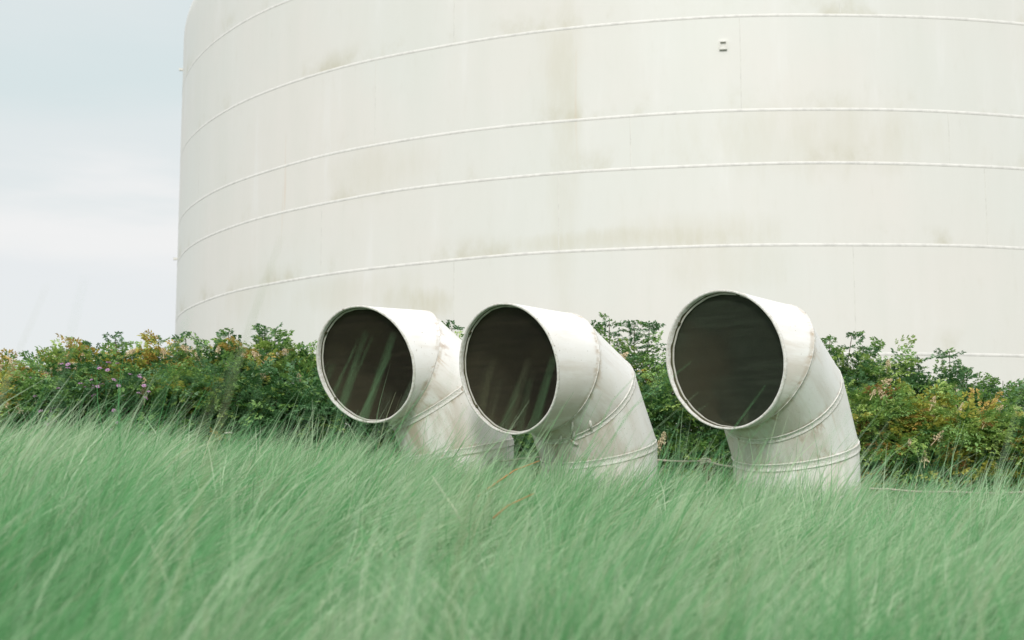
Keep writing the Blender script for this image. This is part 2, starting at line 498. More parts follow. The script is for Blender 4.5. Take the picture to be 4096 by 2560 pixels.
# square bracket left on the shell
a, zc = tank_angle(1709, 108)
def on_tank(a, z, out=0.0): return Vector((math.sin(a) * (TR_ + out), -math.cos(a) * (TR_ + out), z))
from mathutils import Matrix
br = MB(); ro = Matrix.Rotation(a, 3, 'Z')
s_ = 0.12
for dx, dz, w, h in ((-s_ / 2, 0, .02, s_), (s_ / 2, 0, .02, s_), (0, s_ / 2 + .01, s_ + .02, .018), (0, -s_ / 2 - .01, s_ + .02, .02)):
    br.box(on_tank(a, zc + dz, 0.024) + ro @ Vector((dx, 0, 0)), (w, 0.036, h), ro)
br.build("bracket", M_weld_faint, tank, False)
for xs, yd in ((433, 165), (419, 612)):
    a2 = TAZ - (math.pi / 2 - math.asin(TR_ / TD)) - 0.0
    ang = -(math.pi / 2 - math.asin(TR_ / TD)) - TAZ * 0
    # tangent point on the left flank as seen from the front
    tdir = math.atan2(-TANK.x, TANK.y)
    aL = -(math.acos(TR_ / TD)) - TAZ
    zL = at(xs, yd, 36.2).z
    lg = MB(); rl = Matrix.Rotation(aL, 3, 'Z')
    lg.box(on_tank(aL, zL, 0.05), (0.05, 0.10, 0.06), rl).box(on_tank(aL, zL - 0.02, 0.07), (0.07, 0.04, 0.02), rl)
    lg.build("lug", M_weld_faint, tank, False)

# ------------------------------------------------------------------ gooseneck vent pipes
PR = 0.55
def make_pipe(g, label, mat, screen_mat, tabs, bead_end, seed):
    X, Y, zC, phi, t1, t2, t3, L1, L2, L3, psi, rs, ma, mb = g
    zC += EYE
    base = Vector((X, Y, float(ground_z(X, Y)) - 0.25))
    root = empty("vent_pipe", base, label, "vent pipe", "white gooseneck vent pipes in the grass")
    P = [np.array(base), np.array([X, Y, zC])]
    D = [np.array([0, 0, 1.0])]
    a = 0
    h0 = np.array([math.sin(phi), math.cos(phi), 0])
    e0 = np.array([h0[1], -h0[0], 0])
    for k, (t, Ln) in enumerate(((t1, L1), (t2, L2), (t3, L3))):
        pp = phi + (psi if k == 2 else 0)
        h = np.array([math.sin(pp), math.cos(pp), 0])
        a += t
        d = np.array([0, 0, 1]) * math.cos(a) + h * math.sin(a)
        D.append(d); P.append(P[-1] + d * Ln)
    B = np.array(base)
    n = 128
    T = np.linspace(0, 2 * np.pi, n + 1)
    def frame(seg):
        d = D[seg]; e1 = e0 - d * (e0 @ d); e1 = e1 / np.linalg.norm(e1)
        return d, e1, np.cross(d, e1)
    def ring(i, seg, r):
        d, e1, e2 = frame(seg)
        nn = D[0] if i == 0 else d + ma * e1 + mb * e2 if i == len(P) - 1 else D[i - 1] + D[i]    # the mouth is cut slightly askew
        nn = nn / np.linalg.norm(nn)
        o = r * (np.cos(T)[:, None] * e1 + np.sin(T)[:, None] * e2)
        s = -(o @ nn) / (d @ nn)
        return P[i] + o + s[:, None] * d, o / r
    R0 = PR * (1 + (rs - 1) * 0.25)                     # the end piece flares a little towards its mouth
    def rad(seg, end=0): return (PR * rs if end else R0) if seg == 3 else PR
    # belly side of the bend: opposite of the outward bend direction
    def section(name, seg, r, material, inside=False, m=20, wob=True):
        A, oA = ring(seg, seg, r); Bq, _ = ring(seg + 1, seg, rad(seg, 1))
        t = np.linspace(0, 1, m)[:, None, None]
        V = A[None] * (1 - t) + Bq[None] * t
        if wob and not inside:
            w = np.array([[mnoise.noise(Vector((*(V[i, j] * 1.7), )) + Vector((seed * 9, 0, 0))) for j in range(n + 1)] for i in range(m)])
            w[:, -1] = w[:, 0]
            V = V + oA[None] * (w[..., None] * 0.006)
        ln = np.linalg.norm(Bq - A, axis=1)
        v = t[..., 0] * ln[None]
        u = np.repeat((T * r)[None], m, 0)
        edge = np.minimum(v, ln[None] - v)
        if seg == 0: edge = ln[None] - v
        if seg == 3: edge = v
        below = -(oA @ np.array([-h0[0], -h0[1], 0.55]) ) / np.linalg.norm([1, 0.55])
        und = np.repeat(below[None], m, 0)
        ix = np.arange(m * (n + 1)).reshape(m, n + 1)
        Fq = np.stack([ix[:-1, :-1], ix[:-1, 1:], ix[1:, 1:], ix[1:, :-1]], -1).reshape(-1, 4)
        if inside: Fq = Fq[:, ::-1]
        me = np_mesh(name, V.reshape(-1, 3) - B, Fq, attrs={"u": u.ravel() + seg * 7, "v": v.ravel(), "edge": edge.ravel(), "under": und.ravel()})
        return link(name, me, material, root)
    section("base_section", 0, rad(0), mat)
    section("elbow_section", 1, rad(1), mat)
    section("elbow_section", 2, rad(2), mat)
    section("end_section", 3, rad(3), mat)
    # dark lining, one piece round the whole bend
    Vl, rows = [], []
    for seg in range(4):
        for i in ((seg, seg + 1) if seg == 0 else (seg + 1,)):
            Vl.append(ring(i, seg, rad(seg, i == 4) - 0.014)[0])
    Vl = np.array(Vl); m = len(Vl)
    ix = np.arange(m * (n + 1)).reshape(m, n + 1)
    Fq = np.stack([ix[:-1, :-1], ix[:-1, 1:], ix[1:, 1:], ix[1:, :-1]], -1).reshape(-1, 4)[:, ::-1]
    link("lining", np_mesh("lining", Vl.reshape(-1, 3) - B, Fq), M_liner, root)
    # welded bands at the joints
    def band(name, i, width, lip, material, lumps=0.0):
        A, oA = ring(i, i - 1, rad(i - 1)); A2, oA2 = ring(i, i, rad(i))
        dl, du = D[i - 1], D[i]
        prof = []
        off = [(-width, -0.004), (-width, lip * .7), (-width * .82, lip), (-width * .62, lip * .45), (0.0, lip * .5), (width * .62, lip * .45),
               (width * .82, lip), (width, lip * .7), (width, -0.004)]
        rows = []
        oM = (oA + oA2); oM /= np.linalg.norm(oM, axis=1)[:, None]
        base_r = np.where(np.linalg.norm(A2 - P[i], axis=1) > np.linalg.norm(A - P[i], axis=1), 1, 0)[:, None]
        mid = np.where(base_r == 1, A2, A)
        lump = 1 + lumps * np.sin(T * 61 + seed) * np.sin(T * 23)
        for s, q in off:
            d = dl if s < 0 else du
            o = oA if s < 0 else oA2 if s > 0 else oM
            c = A if s < 0 else A2 if s > 0 else mid
            rows.append(c + d * s + o * (q * lump)[:, None] if np.ndim(q * lump) else c + d * s + o * q)
        Vb = np.array(rows); mm = len(rows)
        ix = np.arange(mm * (n + 1)).reshape(mm, n + 1)
        Fq = np.stack([ix[:-1, :-1], ix[:-1, 1:], ix[1:, 1:], ix[1:, :-1]], -1).reshape(-1, 4)
        link(name, np_mesh(name, Vb.reshape(-1, 3) - B, Fq), material, root)
    band("joint_band", 1, 0.036, 0.0075, M_bead, 0.3)
    band("joint_band", 2, 0.030, 0.0060, M_bead, 0.3)
    band("joint_bead", 3, 0.007, 0.004, M_bead, 0.6)
    # mouth: rolled rim, retaining ring and mesh screen
    d, e1, e2 = frame(3)
    C = P[-1]; R3 = rad(3, 1)
    def lathe(name, pr, material, loop=False, lumps=0.0):
        Vr = []
        for rr, s in pr:
            w = rr + lumps * np.sin(T * 17 + seed) * np.sin(T * 7 + 1)
            Vr.append(ring(4, 3, 1.0)[0] * 0 + C + (ring(4, 3, 1.0)[0] - C) * np.reshape(w * np.ones(n + 1), (-1, 1)) + d * s)
        Vr = np.array(Vr); mm = len(pr)
        ix = np.arange(mm * (n + 1)).reshape(mm, n + 1)
        Fq = np.stack([ix[:-1, :-1], ix[:-1, 1:], ix[1:, 1:], ix[1:, :-1]], -1).reshape(-1, 4)
        return link(name, np_mesh(name, Vr.reshape(-1, 3) - B, Fq), material, root)
    lathe("rim", [(R3 - 0.016, -0.03), (R3 - 0.018, 0.004), (R3 - 0.013, 0.009), (R3 - 0.004, 0.010), (R3 + 0.002, 0.006), (R3 + 0.003, -0.004), (R3 + 0.001, -0.012), (R3 - 0.003, -0.018)], M_rim, lumps=0.0012)
    lathe("retaining_ring", [(R3 - 0.0145, -0.044), (R3 - 0.020, -0.041), (R3 - 0.030, -0.041), (R3 - 0.032, -0.047), (R3 - 0.0145, -0.052)], M_ring, lumps=0.003)
    rr = np.linspace(0.001, R3 - 0.0145, 14)
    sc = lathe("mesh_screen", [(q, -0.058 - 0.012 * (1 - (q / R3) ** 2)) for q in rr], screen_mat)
    # clip hooks of the screen
    for t in (2.0, 3.3, 4.4, 5.6, 0.6):
        c = C - B + d * -0.030 + (R3 - 0.022) * (ring(4, 3, 1.0)[0][int(t / (2 * math.pi) * n)] - C)
        k = MB(); rot = Matrix((Vector(math.cos(t) * e1 + math.sin(t) * e2), Vector(-math.sin(t) * e1 + math.cos(t) * e2), Vector(d))).transposed()
        k.box(c, (0.016, 0.03, 0.022), rot).build("screen_clip", M_liner, root, False)
    # welded tabs and stubs on the bends
    for seg, t, along, ln, skew in tabs:
        A, oA = ring(seg, seg, rad(seg)); Bq, _ = ring(seg + 1, seg, rad(seg, 1))
        j = int(t / (2 * math.pi) * n) % n
        o = oA[j]; dd = D[seg]; side = np.cross(dd, o)
        c = A[j] + (Bq[j] - A[j]) * along
        k = MB()
        q0 = c - dd * ln / 2 - side * skew + o * 0.004; q1 = c + dd * ln / 2 + side * skew + o * 0.004
        k.tube([Vector(q0 - B), Vector((q0 + q1) / 2 - B + o * 0.006), Vector(q1 - B)], [0.008, 0.014, 0.008], 8)
        k.build("weld_tab", M_bead, root)
    return root

G3 = [2.5103, 12.6227, 0.4123, -2.5041, 0.5274, 0.4601, 0.4715, 0.5396, 0.4594, 0.3585, 0.5442, 1.0595, -0.3840, 0.2058]
G2 = [0.8295, 13.5885, 0.4468, -2.4401, 0.5103, 0.5849, 0.4836, 0.5669, 0.4810, 0.5560, 0.1334, 1.0631, -0.1046, 0.1611]
G1 = [-0.5331, 14.2675, 0.4832, -1.9885, 0.3553, 0.5437, 0.7141, 0.5937, 0.4417, 0.5161, -0.3044, 1.0295, -0.2833, 0.1917]
make_pipe(G1, "leftmost white vent pipe, partly hidden by the next pipe, brown grime on its underside", pipe_material("white_pipe_paint_grimy", 1.0, 0.72, 0.04), M_screen_brown, [], True, 1)
make_pipe(G2, "middle white vent pipe with weld tabs along its lower joints", pipe_material("white_pipe_paint_streaked", 2.0, 0.45, 0.05), M_screen_brown,
          [(2, 2.35, 0.20, 0.10, 0.03), (2, 2.0, 0.14, 0.10, 0.04), (1, 1.95, 0.86, 0.09, -0.03), (2, 1.75, 0.16, 0.09, 0.04), (2, 2.1, 0.62, 0.13, 0.05)], False, 2)
make_pipe(G3, "largest white vent pipe standing apart at right, rust on its lowest joint band", pipe_material("white_pipe_paint_rusty", 3.0, 0.30, 0.06), M_screen_reflect, [], True, 3)

# ------------------------------------------------------------------ shrubs
def leaflets(cent, dirs, ups, length, width, cols):
    """folded pointed leaflets: base, two sides, tip"""
    n = len(cent)
    side = np.cross(dirs, ups); side /= np.maximum(np.linalg.norm(side, axis=1), 1e-6)[:, None]
    up = np.cross(side, dirs)
    L_ = length[:, None]; W = width[:, None]
    b = cent; tip = cent + dirs * L_ - up * L_ * 0.12
    m = cent + dirs * L_ * 0.45
    l = m - side * W + up * W * 0.35; r = m + side * W + up * W * 0.35
    V = np.stack([b, l, tip, r], 1).reshape(-1, 3)
    i = np.arange(n)[:, None] * 4
    F = np.concatenate([i + np.array([[0, 1, 2]]), i + np.array([[0, 2, 3]])], 1).reshape(-1, 3)
    return V, F, np.repeat(cols, 4, 0)

def frond(r, n_pairs, length, col, leaf_len):
    """a nandina-like compound leaf in local space: rachis along +X, drooping"""
    C, Dv, Uv, Ls, Cs = [], [], [], [], []
    for k in range(n_pairs):
        s = (k + 0.6) / n_pairs
        p = np.array([s * length, 0, -0.25 * length * s * s])
        for sg in (-1, 1):
            a = r.normal(0.9, 0.2)
            pin = length * 0.42 * (1 - 0.65 * s)
            dpin = np.array([math.cos(a), sg * math.sin(a), r.normal(-0.1, 0.18)])
            for q in (0.45, 0.75, 1.0):
                pc = p + dpin * pin * q
                for s2 in ((-1, 1) if q < 1 else (0,)):
                    a2 = math.atan2(dpin[1], dpin[0]) + s2 * r.normal(0.8, 0.2)
                    C.append(pc); Dv.append([math.cos(a2), math.sin(a2), r.normal(-0.15, 0.3)])
                    Uv.append([r.normal(0, .3), r.normal(0, .3), 1]); Ls.append(leaf_len * r.uniform(0.7, 1.25))
                    Cs.append(np.array(col) * r.uniform(0.72, 1.3))
    return [np.array(x) for x in (C, Dv, Uv, Ls, Cs)]

PAL = {
    'dark': (0.06, 0.155, 0.045), 'mid': (0.20, 0.355, 0.095), 'light': (0.36, 0.51, 0.135), 'blue': (0.135, 0.275, 0.12),
    'yellow': (0.50, 0.48, 0.10), 'orange': (0.56, 0.38, 0.10), 'rust': (0.38, 0.21, 0.08)}

def make_shrub(name, loc, label, cat, group, W, H, mixw, n_fronds, seed, sprigs=(), panicles=0, sparse_top=0.0, flowers=0, depthw=0.8, ends=None):
    r = np.random.default_rng(seed)
    root = empty(name, loc, label, cat, group)
    keys = list(mixw); pw = np.array([mixw[k] for k in keys], float); pw /= pw.sum()
    # lumps of crown: a few lobes make the outline uneven
    lobes = []
    nl = 7
    for k in range(nl):
        lh = r.uniform(0.16, 0.26) * H
        hh = min(r.uniform(0.45, 0.9) * H, H - lh - 0.06)
        lobes.append((r.uniform(-0.5, 0.5) * W, r.uniform(-0.45, 0.45) * depthw, hh, r.uniform(0.26, 0.42) * W, lh))
    lobes.append((0, 0, H * 0.80 - 0.06, W * 0.40, H * 0.2))
    n_fronds = int(n_fronds * 1.7)
    VV, FF, CC = [], [], []
    nv = 0
    tone = [PAL[keys[r.choice(len(keys), p=pw)]] for _ in range(60)]
    starts = []
    proto = [frond(r, 4, 0.24, (1, 1, 1), 0.045) for _ in range(10)]
    def add_frond(p, dirv, scale, col):
        nonlocal nv
        C, Dv, Uv, Ls, Cs = proto[r.integers(10)]
        x = dirv / np.linalg.norm(dirv)
        y = np.cross([0, 0, 1], x); y = y / max(np.linalg.norm(y), 1e-6); z = np.cross(x, y)
        ro = r.normal(0, 0.35)
        y, z = y * math.cos(ro) + z * math.sin(ro), -y * math.sin(ro) + z * math.cos(ro)
        M = np.stack([x, y, z])
        c = p + (C * scale) @ M
        dv = Dv @ M; dv /= np.linalg.norm(dv, axis=1)[:, None]
        V, F, K = leaflets(c, dv, Uv @ M, Ls * scale ** 0.4, Ls * scale ** 0.4 * 0.25, np.clip(Cs * np.array(col), 0.005, 0.6))
        VV.append(V); FF.append(F + nv); CC.append(K); nv += len(V)
    for k in range(n_fronds):
        lx, ly, lz, lr, lh = lobes[r.integers(len(lobes))]
        # mostly on the lobe's upper shell, some hanging lower and inside
        v = r.normal(size=3); v[2] = abs(v[2]) * 0.9 - 0.25
        v /= np.linalg.norm(v)
        q = r.uniform(0.55, 1.05)
        p = np.array([lx + v[0] * lr * q, ly + v[1] * lr * q, lz + v[2] * lh * q])
        if r.random() < 0.5:
            p[2] = r.uniform(0.04, 0.78) * H
            p[0] = r.uniform(-0.55, 0.55) * W; p[1] = r.uniform(-0.6, 0.35) * depthw
        hf = p[2] / H
        dirv = np.array([v[0], v[1], 0.25 + 0.35 * r.normal()])
        # patches share a tone
        cell = int((mnoise.cell(Vector((p[0] * 3.1 + seed, p[1] * 3.1, p[2] * 4.2))) * 0.5 + 0.5) * 997) % len(tone)
        col = tone[cell] if r.random() < 0.5 else PAL[keys[r.choice(len(keys), p=pw)]]
        if hf < 0.35: col = PAL['dark'] if r.random() < 0.5 else col  # lowest leaves darkened, shade at the hedge foot painted in
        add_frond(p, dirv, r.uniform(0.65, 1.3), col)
    for k in range(n_fronds // 4):              # low leaves filling gaps, coloured dark as shade under the hedge
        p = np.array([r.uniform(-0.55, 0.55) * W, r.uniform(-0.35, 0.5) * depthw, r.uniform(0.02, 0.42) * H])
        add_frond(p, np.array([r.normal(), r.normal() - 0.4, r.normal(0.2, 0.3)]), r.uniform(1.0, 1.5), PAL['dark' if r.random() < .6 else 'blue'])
    st = MB()
    for k in range(9):
        x, y = r.uniform(-0.25, 0.25) * W, r.uniform(-0.25, 0.25) * depthw
        lx, ly, lz, lr, lh = lobes[r.integers(len(lobes))]
        st.tube([(x, y, -0.1), (x * .6 + lx * .4, y * .6 + ly * .4, lz * .5), (lx, ly, lz)], [0.014, 0.011, 0.006], 6)
    # emergent sprigs standing above the crown
    for sx, sh in sprigs:
        sh -= 0.05; top = np.array([sx, r.uniform(-.1, .1), sh]); b = np.array([sx * .8, 0, H * .6])
        st.tube([tuple(b), tuple((b + top) / 2 + r.normal(0, .03, 3)), tuple(top)], [0.009, 0.007, 0.004], 6)
        for k in range(24):
            s = r.uniform(0.40, 1.0); an = r.uniform(0, 6.28)
            p = b + (top - b) * s
            add_frond(p, np.array([math.cos(an), math.sin(an), r.uniform(0.15, 0.9)]), r.uniform(0.6, 1.0) * (1.15 - 0.4 * s), PAL['blue' if r.random() < .6 else 'mid'])
    me = np_mesh("foliage", np.concatenate(VV), np.concatenate(FF), cols=np.concatenate(CC))
    link("foliage", me, M_leaf, root, False)
    st.build("stem", M_stem, root)
    for k in range(panicles):
        lx, ly, lz, lr, lh = lobes[r.integers(len(lobes))]
        an = r.uniform(-2.6, -0.5)
        o = bpy.data.objects.new("flower_panicle", PANICLE[r.integers(len(PANICLE))])
        COL.objects.link(o); o.parent = root
        pz = lz + lh * r.uniform(-0.4, 0.6)
        o.location = (lx + math.cos(an) * lr * r.uniform(.4, .9), ly + math.sin(an) * (lr + 0.12), pz + 0.06)
        o.rotation_euler = (r.normal(0, .5), r.normal(0, .5), r.uniform(0, 6))
        o.scale = (r.uniform(.5, 1.0),) * 3
    for k in range(flowers):
        o = bpy.data.objects.new("flower_head", FLOWER)
        COL.objects.link(o); o.parent = root
        for _ in range(40):
            x = r.uniform(-.55, .55) * W; z = r.uniform(0.22, 0.95) * H
            if (x / (.58 * W)) ** 2 + ((z / H - .55) / .42) ** 2 < 1: break
        o.location = (x, -depthw * (0.74 + 0.16 * r.random()) + 0.10 * (z / H) * depthw, z)
        o.rotation_euler = (r.uniform(0, .8), r.normal(0, .3), 0)
        o.scale = (r.uniform(.7, 1.25),) * 3
    return root

def panicle_mesh(seed):
    r = np.random.default_rng(seed)
    V, F, n = [], [], 0
    for k in range(110):                    # tiny florets in a tapering spike
        s = r.random() ** 0.8
        rad = 0.062 * (1 - s) ** 0.7 + 0.006
        a = r.uniform(0, 6.28)
        c = np.array([math.cos(a) * rad * r.random() ** .5, math.sin(a) * rad * r.random() ** .5, s * 0.155 - 0.02])
        d1 = r.normal(size=3); d1 /= np.linalg.norm(d1); d2 = np.cross(d1, r.normal(size=3)); d2 /= np.linalg.norm(d2)
        q = 0.0105
        V += [c - d1 * q, c + d2 * q, c + d1 * q, c - d2 * q]; F.append((n, n + 1, n + 2, n + 3)); n += 4
    for k in range(6):                      # its stalk
        z0, z1 = -0.10 + k * 0.036, -0.10 + (k + 1) * 0.036
        for (ax, ay) in ((1, 0), (0, 1)):
            q = 0.006
            V += [np.array([-q * ax, -q * ay, z0]), np.array([q * ax, q * ay, z0]), np.array([q * ax, q * ay, z1]), np.array([-q * ax, -q * ay, z1])]
            F.append((n, n + 1, n + 2, n + 3)); n += 4
    me = np_mesh("flower_panicle", V, F); me.materials.append(M_cream); return me
PANICLE = [panicle_mesh(s) for s in range(4)]
def flower_mesh():
    r = np.random.default_rng(3)
    V, F, n = [], [], 0
    for k in range(46):
        a = r.uniform(0, 6.28); q = 0.024 * math.sqrt(r.random())
        c = np.array([math.cos(a) * q, math.sin(a) * q, 0.016 - 14 * q * q])
        d1 = np.array([math.cos(a + 1), math.sin(a + 1), r.normal(0, .4)]); d2 = np.array([-math.sin(a + 1), math.cos(a + 1), r.normal(0, .4)])
        s = 0.0065
        V += [c - d1 * s, c + d2 * s, c + d1 * s, c - d2 * s]; F.append((n, n + 1, n + 2, n + 3)); n += 4
    me = np_mesh("flower_head", V, F); me.materials.append(M_purple); return me
FLOWER = flower_mesh()

GRP = "bushy shrubs of the hedge between grass and tank"
def shrub_at(xd, ytop, depth, W, mixw, nf, seed, label, sprigs=(), panicles=4, **kw):
    p = at(xd, ytop, depth)
    gz = float(ground_z(p.x, depth))
    H = p.z - gz
    sp = []
    for sx, sy in sprigs:
        q = at(sx, sy, depth); sp.append((q.x - p.x, q.z - gz))
    return make_shrub("hedge_shrub", (p.x, depth, gz), label, "shrub", GRP, W, H, mixw, nf, seed, sp, panicles, **kw)

GREENL = {'dark': 2, 'mid': 4, 'light': 3, 'blue': 2, 'yellow': 1, 'orange': 1}
ORANGE = {'dark': 1, 'mid': 3.4, 'light': 3, 'yellow': 2.6, 'orange': 2.8, 'rust': .2}
BLUE = {'dark': 3, 'mid': 4, 'blue': 5, 'light': 1}
YELL = {'dark': 1.2, 'mid': 4, 'light': 5, 'yellow': 1.8, 'orange': 1.5, 'rust': .4}
# back row, left of the pipes
shrub_at(-60, 850, 17.0, 1.4, ORANGE, 420, 11, "low orange-tinged shrub cut off by the left edge, under the pale sky", panicles=14)
shrub_at(165, 828, 17.0, 1.4, ORANGE, 520, 12, "orange-tinged shrub behind the purple flowers, lowest of those under the open sky", [(150, 822), (210, 812)], 16)
shrub_at(330, 806, 17.0, 1.3, ORANGE, 560, 13, "orange-topped shrub under the sky, just left of the tank's left edge", [(270, 784), (375, 792)], 14)
shrub_at(505, 806, 17.0, 1.3, GREENL, 560, 14, "green shrub with one feathery sprig, just right of the tank's left edge", [(540, 768), (440, 790)], 15)
shrub_at(665, 800, 17.0, 1.3, GREENL, 560, 15, "green shrub with tall twin sprigs against the tank, left of the leftmost pipe", [(625, 768), (650, 770)], 13)
shrub_at(840, 815, 17.2, 1.2, GREENL, 420, 16, "green shrub mostly hidden behind the leftmost pipe's mouth", panicles=2)
shrub_at(1050, 795, 17.0, 1.1, BLUE, 420, 17, "shrub showing only a dark sprig between the left and middle pipes", [(1068, 766)], 2)
# front row, left
shrub_at(35, 905, 15.8, 1.1, GREENL, 420, 21, "short green shrub at the left edge, in front of the orange-tinged ones", panicles=4)
shrub_at(450, 868, 15.9, 1.2, GREENL, 560, 23, "mid-green shrub right of the purple flowers, at the grass edge", panicles=3)
shrub_at(620, 862, 15.9, 1.2, BLUE, 560, 24, "bluish dark green shrub left of the leftmost pipe's mouth, front row", panicles=2)
shrub_at(800, 880, 16.0, 1.0, BLUE, 420, 25, "dark shrub in the shade under the leftmost pipe's mouth", panicles=0)
shrub_at(1010, 900, 16.1, 1.0, BLUE, 360, 26, "dark shrub low behind the bend of the leftmost pipe", panicles=0)
# between the middle and the right pipe
shrub_at(1240, 860, 16.6, 1.1, BLUE, 420, 31, "dark shrub behind the middle pipe, seen below its mouth", panicles=0)
shrub_at(1225, 985, 15.5, 0.8, BLUE, 520, 35, "low dark shrub in the narrow gap between the bases of the left and middle pipes", panicles=0)
shrub_at(1655, 985, 15.4, 0.8, BLUE, 560, 36, "low dark shrub right behind the wooden stake", panicles=0)
shrub_at(1470, 790, 16.4, 1.25, GREENL, 640, 32, "shrub with pale flower spikes and airy top, right beside the middle pipe", [(1440, 748), (1500, 745), (1535, 760), (1400, 765)], 9)
shrub_at(1600, 880, 15.6, 1.1, BLUE, 560, 33, "dark green shrub in the gap left of the largest pipe", [(1590, 850)], 3)
shrub_at(1760, 850, 16.4, 1.1, BLUE, 360, 34, "shrub hidden behind the largest pipe's mouth", panicles=0)
# right of the pipes
shrub_at(1985, 815, 16.6, 1.15, BLUE, 620, 41, "tall blue-green shrub right beside the largest pipe's shoulder", [(1960, 792), (2010, 786), (2060, 812)], 4)
shrub_at(2200, 868, 16.6, 1.15, BLUE, 620, 42, "dark airy shrub with leafy shoots against the white tank, right part of the hedge", [(2170, 828), (2240, 822), (2290, 858), (2120, 850)], 5)
shrub_at(2400, 915, 16.8, 1.2, BLUE, 520, 43, "thin grey-green shrub at the right edge, back row against the tank", [(2370, 890), (2415, 893)], 8)
shrub_at(2075, 905, 15.5, 1.2, YELL, 720, 44, "yellow-green shrub next to the largest pipe, front row", panicles=8)
shrub_at(2230, 945, 15.3, 1.15, YELL, 720, 45, "yellowish shrub with many cream flower spikes, front row, below the dark airy one", panicles=10)
shrub_at(2400, 965, 15.2, 1.2, YELL, 720, 46, "yellow-green shrub at the right edge, front row, nearest the rope", panicles=9)
shrub_at(2560, 950, 15.4, 1.2, YELL, 360, 47, "yellow-green shrub cut off by the right edge of the view", panicles=3)
# the purple-flowering one
pf = at(250, 850, 15.5)
gz = float(ground_z(pf.x, 15.5))
make_shrub("flowering_shrub", (pf.x, 15.5, gz), "shrub covered in small purple flower heads, left part of the hedge", "flowering shrub", None, 1.45, pf.z - gz,
           {'dark': 4, 'mid': 4, 'blue': 2}, 620, 51, (), 2, flowers=62)

